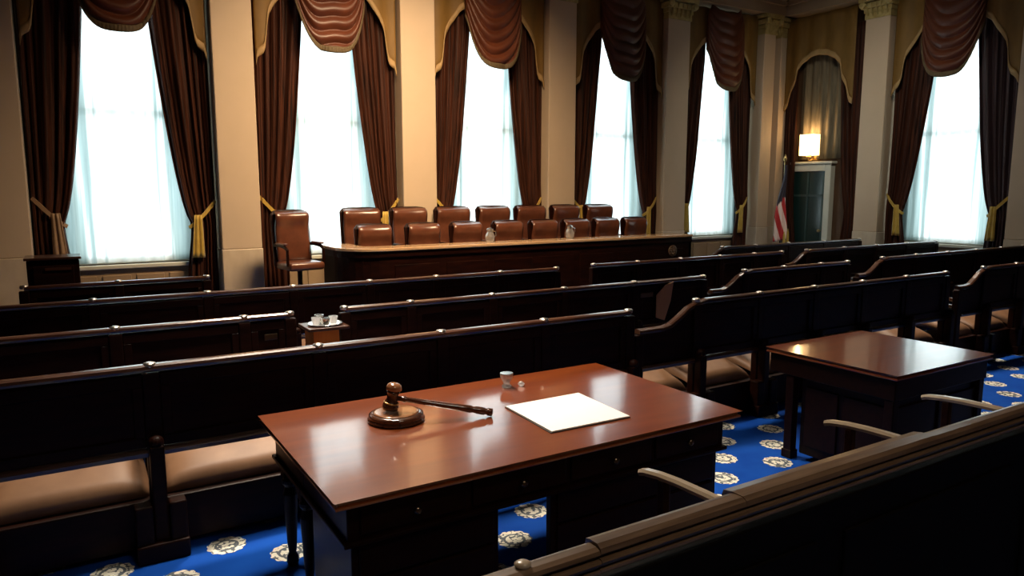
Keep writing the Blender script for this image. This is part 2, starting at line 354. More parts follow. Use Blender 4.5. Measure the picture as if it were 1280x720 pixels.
# ------------------------------------------------------------------ window dressing (local: x along wall, +y into the wall)
def smooth(a, b, t): t = max(0, min(1, (t-a)/(b-a))); return t*t*(3-2*t)
def drape(side, loc, rz, label, outer=1.0, top_in=0.32, m='drape', tie=True, zt=1.5, seed=0, rope='gold_cloth', grp='velvet drapes at the windows'):
    R = random.Random(seed)
    ph = [R.uniform(-0.5, 0.5) for _ in range(12)]
    def xin(z):
        if z >= zt:
            t = (z-zt)/(4.3-zt); t = min(1, max(0, t)); return (outer-0.30) + (top_in-(outer-0.30))*(t**0.62)
        return outer-0.30 - 0.07*smooth(0, 0.8, zt-z)
    NP = 5
    def f(u, v):
        z = 0.04 + v*4.86; xi = xin(z)
        x = xi + (outer-xi)*u
        amp = 0.034*(0.75+0.5*min(1, abs(z-zt)/1.0))
        q = 2*PI*NP*(u + 0.07*math.sin(5.1*u+seed) + 0.03*math.sin(12*u+2*seed))
        y = 0.215 + amp*(0.75*math.sin(q + 0.3*math.sin(z*1.1+seed)) + 0.3*math.sin(2.3*q+seed+0.5*z)) + 0.008*math.sin(9*u+z*2.1)
        if z < zt+0.5 and tie: y -= 0.02*(1-abs(z-zt)/0.5) if z > zt-0.5 else 0
        return (side*x, y, z)
    b = bmn(); grid(b, 70, 48, f)
    o = obj('velvet_drape', b, m, loc=loc, rz=rz, smooth=True, solid=0.008); tag(o, label, 'curtain', grp)
    if tie:
        b = bmn(); pts = []
        for k in range(13):
            u = k/12; xi = xin(zt)-0.03; x = xi + (outer+0.0-xi)*u
            pts.append((side*x, 0.145 + 0.05*(2*u-1)**2, zt-0.06 + 0.34*u**1.2))
        pr = [(-0.008,-0.022),(0.008,-0.022),(0.008,0.022),(-0.008,0.022)]
        sweep(b, pts, pr)
        t = obj('tieback', b, rope, o, smooth=False)
        b = bmn()
        def g(u, v):
            ww = 0.045+0.03*v; return (side*(outer-0.22+(u-0.5)*2*ww-0.02*v), 0.135+0.015*math.sin(u*14), zt+0.10-0.55*v)
        grid(b, 12, 8, g); obj('tieback_tail', b, rope, t, smooth=True, solid=0.008)
    return o
def swag(loc, rz, label, wd=0.49, zb=3.77, m='swag', seed=0):
    R = random.Random(seed); o_ = R.uniform(0, 6)
    def cw(t):
        w0 = 0.78 + 0.22*smooth(0, 0.45, t)
        return wd*w0
    def f(u, t):
        s = 2*u-1
        zc = 5.10 - (5.10-zb)*t
        ze = 5.25 - (5.25-(zb+0.72))*t**1.25
        sh = 1-abs(s)**(2.0+1.6*t)
        z = ze + (zc-ze)*sh
        env = (1-abs(s)**4)
        fold = 0.07*(0.5-abs(math.sin(PI*(7.0*t**1.1 + 0.25*math.sin(2.2*s+o_) + 0.12*math.sin(5*s+2*o_)))))
        y = -0.02 - 0.17*math.sqrt(max(0,1-s*s))*(0.6+0.4*t) + fold*env*(0.35+0.65*t)
        return (s*cw(t), y+0.06, z)
    b = bmn(); grid(b, 44, 90, f); o = obj('swag', b, m, loc=loc, rz=rz, smooth=True, solid=0.01); tag(o, label, 'swag', 'swags over the windows')
    b = bmn()
    def g(u, v):
        x, y, z = f(u, 1.0); nx = 0
        return (x*(1+0.02*v), y-0.006+0.004*math.sin(u*160), z-0.085*v*(1-0.35*abs(2*u-1)))
    grid(b, 88, 3, g); obj('fringe', b, 'fringe', o, smooth=True, solid=0.008)
    return o
def valance(loc, rz, label, hw=1.02, m='valance', trimm='trim', arch=False):
    e = thing('valance', label, 'valance', loc, rz, 'gold valances over the windows')
    if arch: pts = [(0, 4.45), (0.18, 4.42), (0.36, 4.33), (0.46, 4.2), (0.50, 3.95), (0.62, 3.78), (0.70, 3.5), (0.80, 3.42), (0.90, 3.45), (hw, 3.3)]
    else: pts = [(0, 4.7), (0.40, 4.62), (0.55, 4.52), (0.63, 4.40), (0.72, 4.28), (0.80, 4.14), (0.83, 3.95), (0.84, 3.78), (0.88, 3.66), (0.96, 3.60), (hw, 3.50)]
    full = [(-x, z) for x, z in pts[::-1]][:-1] + pts
    def zl(x):
        for (x0, z0), (x1, z1) in zip(full, full[1:]):
            if x0 <= x <= x1: return z0 + (z1-z0)*(x-x0)/max(1e-6, x1-x0)
        return full[-1][1]
    b = bmn()
    def f(u, v):
        x = -hw+2*hw*u; z0 = zl(x); z = z0+(5.2-z0)*v
        return (x, 0.115+0.018*math.sin(x*16), z)
    grid(b, 80, 10, f); obj('valance_cloth', b, m, e, smooth=True, solid=0.008)
    b = bmn()
    def g(u, v):
        x = -hw+2*hw*u; z0 = zl(x)
        return (x, 0.10+0.018*math.sin(x*16)-0.008*math.sin(v*PI), z0-0.02+0.11*v)
    grid(b, 80, 4, g); obj('valance_trim', b, trimm, e, smooth=True, solid=0.006)
    return e
def sheer_curtain(loc, rz, label, m='sheer', hw=0.86, z0=0.97):
    R = random.Random(int(loc[0]*100)); p = [R.uniform(0, 6) for _ in range(3)]
    def f(u, v):
        x = -hw+2*hw*u; z = z0+(4.85-z0)*v
        y = 0.352 + 0.014*math.sin(x*34+p[0]+0.3*math.sin(z)) + 0.007*math.sin(x*57+p[1]) + 0.008*math.sin(x*11+p[2])
        return (x, y, z)
    b = bmn(); grid(b, 150, 14, f); o = obj('sheer_curtain', b, m, loc=loc, rz=rz, smooth=True); tag(o, label, 'curtain', 'sheer curtains at the windows')
WHERE = ['leftmost window', 'second window from the left', 'middle window behind the dais', 'fourth window from the left', 'window beside the room corner']
for i, c in enumerate(BAYS):
    W = WHERE[i]; L0 = (c, 10.0, 0)
    ow = 1.0 if i < 4 else 0.98
    rp = 'rope' if i == 0 else 'gold_cloth'
    drape(-1, L0, 0, 'dark brown velvet drape on the left side of the ' + W, ow, seed=i*2+1, zt=1.5, rope=rp)
    drape(1, L0, 0, 'dark brown velvet drape on the right side of the ' + W, ow, seed=i*2+2, zt=1.45)
    swag(L0, 0, 'rust brown folded swag over the ' + W, seed=i)
    valance(L0, 0, 'old gold scalloped valance over the ' + W, 0.98)
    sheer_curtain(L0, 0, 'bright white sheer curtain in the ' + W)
L6 = (12.5, RW, 0); W = 'bright window on the right wall'
drape(-1, L6, -PI/2, 'dark drape on the left side of the ' + W, 1.02, seed=21)
drape(1, L6, -PI/2, 'plum dark drape on the right side of the ' + W, 1.02, seed=22, m='drape2')
swag(L6, -PI/2, 'dark brown folded swag over the ' + W, seed=9)
valance(L6, -PI/2, 'dull gold valance over the ' + W, 1.02)
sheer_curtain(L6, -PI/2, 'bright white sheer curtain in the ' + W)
LD = (12.5, 9.27, 0); W = 'white framed door under the wall lamp'
drape(-1, (12.5, 9.2, 0), -PI/2, 'narrow brown drape between room corner and white framed door', 0.86, 0.60, seed=31, tie=False)
drape(1, (12.5, 9.27, 0), -PI/2, 'brown drape beside the ' + W, 0.96, 0.40, seed=32, tie=False)
valance(LD, -PI/2, 'arched dull gold valance above the ' + W, 0.76, arch=True)
b = bmn()
def gd(u, v):
    x = -0.52+1.0*u; return (x, 0.34+0.025*math.sin(x*34), 2.46+2.5*v)
grid(b, 90, 8, gd); o = obj('pleated_panel_curtain', b, 'grey_drape', loc=LD, rz=-PI/2, smooth=True, solid=0.008)
tag(o, 'grey green pleated curtain hanging behind the lit wall lamp', 'curtain')

# ------------------------------------------------------------------ benches (seen from behind; seats face the windows)
def bench(x0, x1, y, joints, label, wing=0.0, zt=1.0, endpost=True, rail='rail', group='long panelled benches in rows'):
    """x0..x1 the full-height back; wing = length of the low swept end to the left of x0"""
    e = thing('bench', label, 'bench', ((x0+x1)/2, y, 0), 0, group)
    ox = (x0+x1)/2
    X = lambda v: v-ox
    js = [x0] + [j for j in joints if x0+0.15 < j < x1-0.15] + [x1]
    rp = [(-0.026,-0.014),(0.026,-0.014),(0.034,0.0),(0.030,0.014),(0.016,0.022),(-0.016,0.022),(-0.030,0.014),(-0.034,0.0)]
    path = []
    if wing:
        path = [(X(x0-wing), 0, zt-0.18), (X(x0-0.36), 0, zt-0.18), (X(x0-0.28), 0, zt-0.165), (X(x0-0.18), 0, zt-0.11), (X(x0-0.09), 0, zt-0.05), (X(x0), 0, zt-0.018)]
    path += [(X(x0+(0.1 if wing else 0)), 0, zt), (X(x1), 0, zt)]
    b = bmn(); sweep(b, path, rp); obj('top_rail', b, rail, e)
    segs = list(zip(js, js[1:]))
    if wing:
        b = bmn()
        pts = [(p[0], p[2]-0.02) for p in path[:-1]]
        n = len(pts)
        lo = [(p[0], 0.54) for p in pts]
        A = [[b.verts.new((px, yy, pz)) for px, pz in pts+lo[::-1]] for yy in (-0.015, 0.015)]
        b.faces.new(A[0]); b.faces.new(A[1][::-1])
        k = len(A[0])
        for i in range(k): b.faces.new((A[0][i], A[1][i], A[1][(i+1)%k], A[0][(i+1)%k]))
        obj('low_end_panel', b, 'wood', e)
    for a, c in segs:
        b = bmn(); a2, c2 = X(a)+0.04, X(c)-0.04
        box(b, a2, c2, -0.012, 0.02, 0.575, zt-0.02)
        for (q0, q1, z0, z1) in ((a2, c2, 0.575, 0.63), (a2, c2, zt-0.09, zt-0.03), (a2, a2+0.05, 0.63, zt-0.09), (c2-0.05, c2, 0.63, zt-0.09)):
            box(b, q0, q1, -0.026, -0.012, z0, z1)
        obj('back_panel', b, 'wood', e, bevel=0.004, seg=1)
    allx = ([x0-wing] if wing else []) + js
    for i, j in enumerate(allx):
        low = wing and i == 0
        top = zt-0.2 if low else zt-0.02
        b = bmn(); box(b, X(j)-0.04, X(j)+0.04, -0.035, 0.03, 0.0, top); p = obj('post', b, 'wood', e, bevel=0.008)
        if not low:
            b = bmn(); mt = None
            lathe(b, [(0.03, zt+0.0),(0.034, zt+0.018),(0.028, zt+0.028),(0.012, zt+0.032)], 12, (X(j), 0, 0)); obj('post_cap', b, 'knob', p, smooth=True)
        # short front post with a rounded head and a foot towards the aisle
        if not low and 0 < i < len(allx)-1 or (endpost and not low):
            b = bmn(); box(b, X(j)-0.035, X(j)+0.035, -0.11, -0.038, 0.0, 0.60); lathe(b, [(0.036,0.595),(0.040,0.615),(0.03,0.64),(0.01,0.648)], 12, (X(j),-0.073,0))
            lf_, rf_ = (0.038 if j == allx[0] else 0.12), (0.038 if j == allx[-1] else 0.12)
            if lf_ > 0.1: box(b, X(j)-0.12, X(j)-0.038, -0.13, -0.038, 0.0, 0.30)
            if rf_ > 0.1: box(b, X(j)+0.038, X(j)+0.12, -0.13, -0.038, 0.0, 0.30)
            box(b, X(j)-lf_-0.003, X(j)+rf_+0.003, -0.15, -0.02, 0.0, 0.10)
            obj('support', b, 'wood', e, bevel=0.01)
        b = bmn(); box(b, X(j)-0.028, X(j)+0.028, 0.03, 0.50, 0.62, 0.655); box(b, X(j)-0.025, X(j)+0.025, 0.44, 0.50, 0, 0.62); obj('armrest', b, 'rail', e, bevel=0.012)
    full = ([x0-wing] if wing else []) + js
    ps = list(zip(full, full[1:]))
    b = bmn(); pr2 = [(-0.03,-0.018),(0.03,-0.018),(0.034,0.004),(0.02,0.018),(-0.02,0.018),(-0.034,0.004)]
    sweep(b, [(X(full[0])+0.02, -0.015, 0.55), (X(full[-1])-0.02, -0.015, 0.55)], pr2); obj('lower_rail', b, rail, e)
    b = bmn(); box(b, X(full[0])+0.03, X(full[-1])-0.03, 0.04, 0.46, 0.12, 0.28); box(b, X(full[0])+0.03, X(full[-1])-0.03, -0.01, 0.04, 0.03, 0.285); obj('seat_base', b, 'wood', e, bevel=0.01)
    for a, c in ps:
        if c-a < 0.2: continue
        a2, c2 = X(a)+0.035, X(c)-0.035
        def f(u, v):
            # u across, v around the cushion's depth: rounded at the back edge, crowned in the middle
            s = 2*u-1; edge = 1-abs(s)**6
            if v < 0.2: t = v/0.2; y_ = 0.05+0.05*(1-math.cos(t*PI/2)); z_ = 0.29+0.10*math.sin(t*PI/2)
            else: t = (v-0.2)/0.8; y_ = 0.10+0.42*t; z_ = 0.39+0.07*math.sin(t*PI*0.75)
            return (a2+(c2-a2)*u, y_, 0.282+(z_-0.282)*(0.45+0.55*edge))
        b = bmn(); V = grid(b, 18, 14, f)
        obj('seat_cushion', b, 'seat_leather', e, smooth=True, solid=0.012)
    return e
R1Y, R2Y, R3Y, R4Y = 4.07, 5.30, 6.60, 7.80
bench(-1.30, 3.50, R1Y, [-0.50, 0.32, 1.19, 1.97, 2.75], 'long dark panelled bench directly behind the gavel desk', zt=0.985)
bench(4.19, 7.80, R1Y, [4.93, 5.65, 6.36, 7.08], 'dark bench with swept left end and tan seats behind the small right desk', wing=0.60, zt=1.01)
bench(8.56, 11.6, R1Y, [9.3, 10.1, 10.9], 'nearest dark bench with swept left end at the right edge', wing=0.5, zt=1.02)
b2l = bench(-1.40, 1.35, R2Y, [-0.6, 0.23, 1.03], 'second-row dark bench on the left, ending at the oak stand with the silver tray', zt=0.98)
b2m = bench(1.76, 5.54, R2Y, [2.30, 3.05, 3.80, 4.62], 'second-row dark bench to the right of the oak stand with the silver tray', zt=0.985)
bench(6.16, 7.95, R2Y, [6.8, 7.45], 'short second-row dark bench with swept left end, above the middle of the right bench', wing=0.5, zt=1.01)
bench(8.66, 12.25, R2Y, [9.4, 10.15, 10.9, 11.6], 'second-row dark bench with swept end reaching the right wall', wing=0.5, zt=1.02)
bench(-1.60, 4.62, R3Y, [-0.7, 0.15, 1.0, 1.72, 2.45, 3.15, 3.9], 'third-row long dark bench in front of the dais on the left', zt=1.0)
bench(5.14, 8.40, R3Y, [5.8, 6.5, 7.2, 7.85], 'third-row reddish dark bench in front of the right end of the dais', zt=1.01)
bench(8.94, 12.25, R3Y, [9.8, 10.6, 11.4], 'third-row dark bench before the flag and the right wall', wing=0.45, zt=1.01)
bench(-0.35, 1.18, R4Y, [0.4], 'short dark bench under the leftmost window', zt=1.0, endpost=False)
bench(8.55, 12.0, R4Y, [9.3, 10.1, 11.0], 'farthest dark bench in front of the flag and the white framed door', wing=0.5, zt=0.985, endpost=False)

for e_, xa, xb, z in ((b2l, 1.16, 1.27, 0.84), (b2m, 4.68, 4.86, 0.87)):
    b = bmn(); ox_ = e_.location.x; box(b, xa-ox_, xb-ox_-0.02, -0.034, -0.0265, z-0.022, z+0.022); pn = obj('name_plate', b, 'old_brass', e_, bevel=0.003)
b = bmn(); q = [(-0.10,-0.20),(0.02,-0.24),(0.09,-0.05),(0.12,0.14),(0.02,0.11),(-0.10,0.02)]
A = [b.verts.new((x, -0.003-abs(x)*0.08, z)) for x, z in q]; B3 = [b.verts.new((x, -0.008-abs(x)*0.08, z)) for x, z in q]
b.faces.new(A); b.faces.new(B3[::-1])
for i in range(6): b.faces.new((A[i], B3[i], B3[(i+1)%6], A[(i+1)%6]))
o = obj('leaflet', b, 'leaf', loc=(4.97, R2Y-0.031, 0.84)); tag(o, 'creased tan leaflet stuck on the back of the second-row bench', 'leaflet')

# front bench in the foreground
fb = thing('bench', 'foreground dark bench back with a worn moulded cap rail crossing the lower right', 'bench', (3.0, 1.45, 0), 0)
def XX(v): return v-3.0
b = bmn(); box(b, XX(-0.6), XX(6.2), -0.03, 0.02, 0.0, 0.86)
for k in range(5): box(b, XX(-0.4+k*1.3), XX(0.75+k*1.3), -0.042, -0.03, 0.12, 0.74)
obj('back_panel', b, 'ebony', fb, bevel=0.006)
def capprof(far, h):
    return [(-far*0.9, -0.02), (-far, -0.006), (-far*0.9, h*0.7), (-far*0.4, h), (0.018, h), (0.033, h*0.5), (0.037, -0.005), (0.033, -0.009),
            (0.026, -0.011), (0.026, -0.018), (0.040, -0.021), (0.043, -0.027), (0.040, -0.033), (0.028, -0.036), (0.028, -0.047), (0.037, -0.050), (0.038, -0.057), (0.030, -0.064), (-far*0.5, -0.064)]
b = bmn(); sweep(b, [(XX(-0.6), 0, 0.948), (XX(1.14), 0, 0.948)], capprof(0.020, 0.010)); obj('cap_rail', b, 'cap', fb)
b = bmn(); sweep(b, [(XX(1.141), 0, 0.95), (XX(1.70), 0, 0.95)], capprof(0.034, 0.017)); obj('cap_rail', b, 'cap', fb)
b = bmn(); sweep(b, [(XX(1.701), 0, 0.95), (XX(2.75), 0, 0.95)], capprof(0.065, 0.019)); obj('cap_rail', b, 'cap', fb)
b = bmn(); sweep(b, [(XX(2.751), 0, 0.95), (XX(6.2), 0, 0.95)], capprof(0.034, 0.017)); obj('cap_rail', b, 'cap', fb)
b = bmn(); lathe(b, [(0.02,0),(0.022,0.008),(0.012,0.014)], 14, (XX(0.92), 0.0, 0.958)); obj('rail_stud', b, 'arm', fb, smooth=True)
for x in (1.91, 3.09, 3.93, 5.1):
    b = bmn()
    path = [(XX(x), 0.03, 0.80), (XX(x), 0.16, 0.80), (XX(x), 0.32, 0.80), (XX(x), 0.46, 0.797), (XX(x), 0.56, 0.79), (XX(x), 0.64, 0.778), (XX(x), 0.67, 0.768)]
    sweep(b, path, [(-0.017,-0.014),(0.017,-0.014),(0.020,0.0),(0.013,0.011),(-0.013,0.011),(-0.020,0.0)])
    ar = obj('armrest', b, 'arm', fb)
    b = bmn(); box(b, XX(x)-0.018, XX(x)+0.018, 0.52, 0.56, 0.0, 0.775); obj('arm_post', b, 'wood', ar, bevel=0.006)
b = bmn(); box(b, XX(-0.6), XX(6.2), 0.03, 0.44, 0.10, 0.36); obj('seat_base', b, 'wood', fb, bevel=0.01)
for a, c in ((-0.6,0.67),(0.69,1.88),(1.94,3.06),(3.12,3.90),(3.96,5.07)):
    b = bmn(); box(b, XX(a)+0.01, XX(c)-0.01, 0.03, 0.44, 0.362, 0.43); obj('seat_cushion', b, 'seat_leather', fb, bevel=0.025, seg=3, smooth=True)

# ------------------------------------------------------------------ gavel desk
DX0, DX1, DYa, DYb = 0.76, 2.88, 2.46, 3.66
dk = thing('desk', 'red brown wooden desk with the gavel and white paper on it', 'desk', ((DX0+DX1)/2, (DYa+DYb)/2, 0), 0)
cx, cy = (DX0+DX1)/2, (DYa+DYb)/2; hx, hy = (DX1-DX0)/2, (DYb-DYa)/2
def rect(hx, hy): return [(-hx,-hy),(hx,-hy),(hx,hy),(-hx,hy)]
def tabletop(e, hx, hy, m):
    b = bmn(); rr = [(0.0,0.733),(0.012,0.737),(0.012,0.748),(0.0,0.752),(0.0,0.760),(-0.004,0.766),(-0.012,0.7695),(-0.018,0.77)]
    rings = []
    for a, z in rr: rings.append([b.verts.new((x+math.copysign(a, x), y+math.copysign(a, y), z)) for x, y in rect(hx-0.012, hy-0.012)])
    for p, q in zip(rings, rings[1:]):
        for i in range(4): b.faces.new((p[i], p[(i+1)%4], q[(i+1)%4], q[i]))
    b.faces.new(rings[0][::-1]); b.faces.new(rings[-1]); obj('tabletop', b, m, e, bevel=0.002)
tabletop(dk, hx, hy, 'desk')
b = bmn(); bx, by = hx-0.06, hy-0.06
YB = by-0.50
box(b, -bx, bx, -by, YB, 0.575, 0.733); box(b, -bx-0.018, bx+0.018, -by-0.018, YB, 0.56, 0.580)
for s_ in (-1, 1):
    box(b, *sorted((s_*bx, s_*(bx-0.05))), YB, by, 0.575, 0.733); box(b, *sorted((s_*(bx+0.018), s_*(bx-0.06))), YB, by+0.01, 0.56, 0.580)
obj('frieze', b, 'desk_body', dk, bevel=0.005)
for k, (a, c) in enumerate(((-bx+0.05,-0.50),(-0.47,0.0),(0.03,0.50),(0.53,bx-0.05))):
    b = bmn(); box(b, a, c, -by-0.012, -by, 0.60, 0.715); d = obj('drawer', b, 'desk_body', dk, bevel=0.004)
    b = bmn(); lathe(b, [(0.006,0),(0.006,0.012),(0.016,0.016),(0.018,0.024),(0.01,0.032)], 14, ((a+c)/2, -by-0.012, 0.655), Matrix.Rotation(PI/2,3,'X')); obj('knob', b, 'old_brass', d, smooth=True)
for s, (a, c) in (('l', (-bx+0.02, -0.33)), ('r', (-0.06, bx-0.02))):
    b = bmn(); a0 = a if s == 'l' else a+0.36; yr = by-0.55 if s == 'l' else by-0.62
    box(b, a0, c, -by+0.02, yr, 0.06, 0.575); box(b, a0-0.01, c+0.01, -by+0.01, yr+0.01, 0, 0.07)
    if s == 'r': box(b, a, a0, -by+0.02, -by+0.06, 0.0, 0.575)
    for q in range(3):
        z0 = 0.10+q*0.155; box(b, a+0.03, c-0.03, -by+0.008, -by+0.02, z0, z0+0.14)
    obj('pedestal', b, 'desk_body', dk, bevel=0.005)
def turned(x, y, zt=0.56):
    b = bmn(); lathe(b, [(0.022,0),(0.03,0.02),(0.028,0.05),(0.018,0.07),(0.024,0.12),(0.032,0.30),(0.036,0.38),(0.024,0.42),(0.038,0.44),(0.038,0.455),(0.022,0.47)], 18, (x,y,0))
    box(b, x-0.035, x+0.035, y-0.035, y+0.035, 0.47, zt); return b
for sx in (-1, 1):
    obj('leg', turned(sx*(bx-0.05), by-0.05), 'desk_body', dk, smooth=False)
    obj('leg', turned(sx*(bx-0.05), by-0.36), 'desk_body', dk, smooth=False)

# gavel, block, paper, glass on the desk
ZT = 0.770
sb = thing('sound_block', 'round turned wooden sound block under the gavel head', 'sound block', (1.32, 3.24, ZT))
b = bmn(); lathe(b, [(0.125,0),(0.138,0.004),(0.14,0.014),(0.13,0.020),(0.134,0.026),(0.132,0.036),(0.118,0.042)], 48); obj('block_base', b, 'gavel', sb, smooth=True)
b = bmn(); lathe(b, [(0.110,0.042),(0.112,0.0425),(0.108,0.046),(0.10,0.047)], 48); obj('block_top', b, 'gavel_light', sb, smooth=True)
hv = Vector((1.74, 3.05, ZT+0.0225)) - Vector((1.30, 3.235, ZT+0.119)); hl = hv.length; hd = hv.normalized()
gv = thing('gavel', 'dark wooden gavel standing head down on its sound block, handle resting on the desk', 'gavel', (1.30, 3.235, ZT+0.119))
side = hd.cross(Vector((0,0,1))).normalized(); upv = side.cross(hd).normalized()
Rm = Matrix((side, hd, upv)).transposed()          # local x side, y along handle, z head axis
b = bmn(); lathe(b, [(0.020,-0.064),(0.036,-0.062),(0.040,-0.052),(0.040,-0.036),(0.033,-0.031),(0.037,-0.026),(0.033,-0.020),(0.026,-0.008),(0.026,0.010),(0.030,0.024),(0.036,0.030),(0.029,0.033)], 28, (0,0,0), Rm); obj('head', b, 'gavel', gv, smooth=True)
b = bmn(); lathe(b, [(0.029,0.033),(0.038,0.040),(0.039,0.052),(0.032,0.066),(0.017,0.073),(0.004,0.074)], 28, (0,0,0), Rm); obj('head_cap', b, 'gavel_light', gv, smooth=True)
b = bmn(); lathe(b, [(0.0335,-0.0295),(0.0385,-0.0285),(0.0385,-0.0235),(0.0335,-0.0225)], 28, (0,0,0), Rm); obj('head_band', b, 'brass', gv, smooth=True)
Rh = Matrix((side, -upv, hd)).transposed()
b = bmn(); lathe(b, [(0.012,0.015),(0.012,0.05),(0.017,0.06),(0.012,0.07),(0.014,0.2),(0.016,0.32),(0.019,hl-0.10),(0.015,hl-0.085),(0.019,hl-0.07),(0.019,hl-0.03),(0.014,hl-0.02),(0.0195,hl-0.012),(0.0195,hl+0.010),(0.012,hl+0.014)], 20, (0,0,0), Rh); obj('handle', b, 'gavel', gv, smooth=True)

pp = thing('paper_stack', 'white sheets of paper on a thin black folder on the desk', 'papers', (2.10, 2.90, ZT), 0)
b = bmn(); prism(b, [(-0.222,0.235),(0.255,0.238),(0.222,-0.232),(-0.248,-0.222)], 0.0005, 0.004); obj('folder', b, 'folder', pp)
b = bmn(); prism(b, [(-0.22,0.23),(0.25,0.235),(0.22,-0.228),(-0.24,-0.218)], 0.004, 0.010); obj('paper_sheet', b, 'paper', pp)

gl = thing('crystal_tumbler', 'small sparkling crystal tumbler at the rear edge of the gavel desk', 'glass', (2.09, 3.47, ZT))
b = bmn()
lathe(b, [(0.024,0.001),(0.030,0.008),(0.018,0.022),(0.020,0.03),(0.036,0.055),(0.038,0.078),(0.035,0.078),(0.03,0.058),(0.008,0.038)], 12); obj('bowl', b, 'cut', gl)
b = bmn(); lathe(b, [(0.031,0.0785),(0.0385,0.079),(0.038,0.083),(0.031,0.083)], 12); obj('silver_rim', b, 'silver', gl)
st = bmn(); lathe(st, [(0.004,0.001),(0.016,0.006),(0.02,0.016),(0.012,0.026),(0.004,0.03)], 10); o = obj('glass_stopper', st, 'cut', loc=(2.17, 3.44, ZT)); tag(o, 'little cut glass stopper lying beside the crystal tumbler', 'stopper')

# ------------------------------------------------------------------ small desk on the right
ex0, ex1, ey0, ey1 = 4.23, 5.36, 2.44, 3.41
d2 = thing('desk', 'smaller red brown desk on the right with a bare shiny top', 'desk', ((ex0+ex1)/2, (ey0+ey1)/2, 0))
gx, gy = (ex1-ex0)/2, (ey1-ey0)/2
tabletop(d2, gx, gy, 'desk')
b = bmn(); box(b, -gx+0.02, gx-0.02, -gy+0.02, gy-0.02, 0.60, 0.733); obj('frieze', b, 'desk_body', d2, bevel=0.006)
b = bmn(); box(b, -gx+0.07, gx-0.07, -gy+0.06, gy-0.26, 0.05, 0.60)
for (y0, y1) in ((-gy+0.10, -0.10), (-0.06, gy-0.30)): 
    box(b, -gx+0.058, -gx+0.07, y0, y1, 0.12, 0.54)
for (x0_, x1_) in ((-gx+0.1, -0.02), (0.02, gx-0.1)): box(b, x0_, x1_, -gy+0.048, -gy+0.06, 0.12, 0.54)
obj('cabinet_body', b, 'desk_body', d2, bevel=0.005)
for sx in (-1, 1):
    for sy in (-1, 1):
        b = bmn(); x, y = sx*(gx-0.06), sy*(gy-0.06) - (0.13 if sy > 0 else 0); box(b, x-0.032, x+0.032, y-0.032, y+0.032, 0, 0.60); box(b, x-0.04, x+0.04, y-0.04, y+0.04, 0, 0.06)
        obj('leg', b, 'desk_body', d2, bevel=0.006)

# ------------------------------------------------------------------ oak stand with silver tray between the second-row benches
s1 = thing('oak_stand', 'narrow orange oak stand between the second-row benches', 'stand', (1.56, 5.18, 0))
b = bmn(); box(b, -0.11, 0.08, -0.12, 0.10, 0.0, 0.89); obj('stand_body', b, 'stand', s1, bevel=0.006)
b = bmn(); box(b, -0.15, 0.15, -0.15, 0.13, 0.89, 0.912); obj('stand_top', b, 'rail', s1, bevel=0.006)
b = bmn(); lathe(b, [(0.08,0.001),(0.12,0.004),(0.128,0.012),(0.122,0.012),(0.08,0.006)], 28, (0.01,0,0)); o = obj('silver_tray', b, 'silver', loc=(1.56, 5.17, 0.912), smooth=True); tag(o, 'round silver tray on top of the orange oak stand', 'tray')
def goblet(m, h):
    b = bmn(); lathe(b, [(0.02,0),(0.026,h*0.1),(0.03,h*0.6),(0.034,h),(0.030,h),(0.026,h*0.6),(0.01,h*0.15)], 10); return b
for k, (x, y, h, lb) in enumerate(((-0.075,-0.03,0.055,'leftmost crystal cup on the silver tray'),(-0.015,-0.06,0.05,'crystal cup at the front of the silver tray'),(0.05,-0.035,0.055,'rightmost crystal cup on the silver tray'),(-0.03,0.04,0.06,'crystal cup at the back of the silver tray'))):
    o = obj('crystal_cup', goblet('c', h), 'silver' if k % 2 else 'cut', loc=(1.57+x, 5.17+y, 0.920)); tag(o, lb, 'cup', 'small cups on the silver tray')

# ------------------------------------------------------------------ dais desk
ds = thing('dais_desk', 'long curved-end dais desk with honey top in front of the leather chairs', 'dais desk', (5.6, 8.6, 0))
def dpath(off):
    # outer line of the desk: left return, rounded corner, straight front; off = inward offset
    cx0, cy0, r = 3.35, 8.90, 0.50
    pts = [(cx0-r+off, 9.35)]
    for k in range(9):
        a = PI + (PI/2)*k/8; pts.append((cx0+(r-off)*math.cos(a), cy0+(r-off)*math.sin(a)))
    pts.append((8.50, 8.40+off)); return [(x-5.6, y-8.6) for x, y in pts]
def band(b, o0, o1, z0, z1):
    A, B_ = dpath(o0), dpath(o1); prism(b, A + B_[::-1], z0, z1)
b = bmn(); band(b, -0.03, 0.34, 1.125, 1.165); obj('desk_top', b, 'dais_top', ds, bevel=0.008)
b = bmn(); band(b, 0.0, 0.06, 0.0, 1.125); band(b, -0.015, 0.0, 1.05, 1.125); band(b, -0.02, 0.0, 0.0, 0.15); 
for k in range(7): box(b, -2.15+k*0.71, -1.55+k*0.71, -0.212, -0.2, 0.25, 0.95)
obj('front_panel', b, 'wood', ds, bevel=0.004)
b = bmn(); box(b, 2.84, 2.90, -0.2, 0.25, 0, 1.125); obj('end_panel', b, 'wood', ds, bevel=0.005)
b = bmn(); lathe(b, [(0.085,0),(0.09,0.01),(0.07,0.016),(0.065,0.012),(0.03,0.014),(0.02,0.024),(0.004,0.026)], 24, (2.48,-0.215,0.92), Matrix.Rotation(PI/2,3,'X'))
for k in range(8):
    a = k*PI/4; lathe(b, [(0.012,0),(0.014,0.018),(0.004,0.024)], 8, (2.48+0.048*math.cos(a), -0.22, 0.92+0.048*math.sin(a)), Matrix.Rotation(PI/2,3,'X'))
obj('carved_emblem', b, 'cap', ds, smooth=True)
b = bmn(); box(b, 2.2, 8.6, 8.52, 9.42, 0, 0.18); o = obj('low_platform', b, 'carpet'); o['kind'] = 'structure'; o.name = 'trim_12'
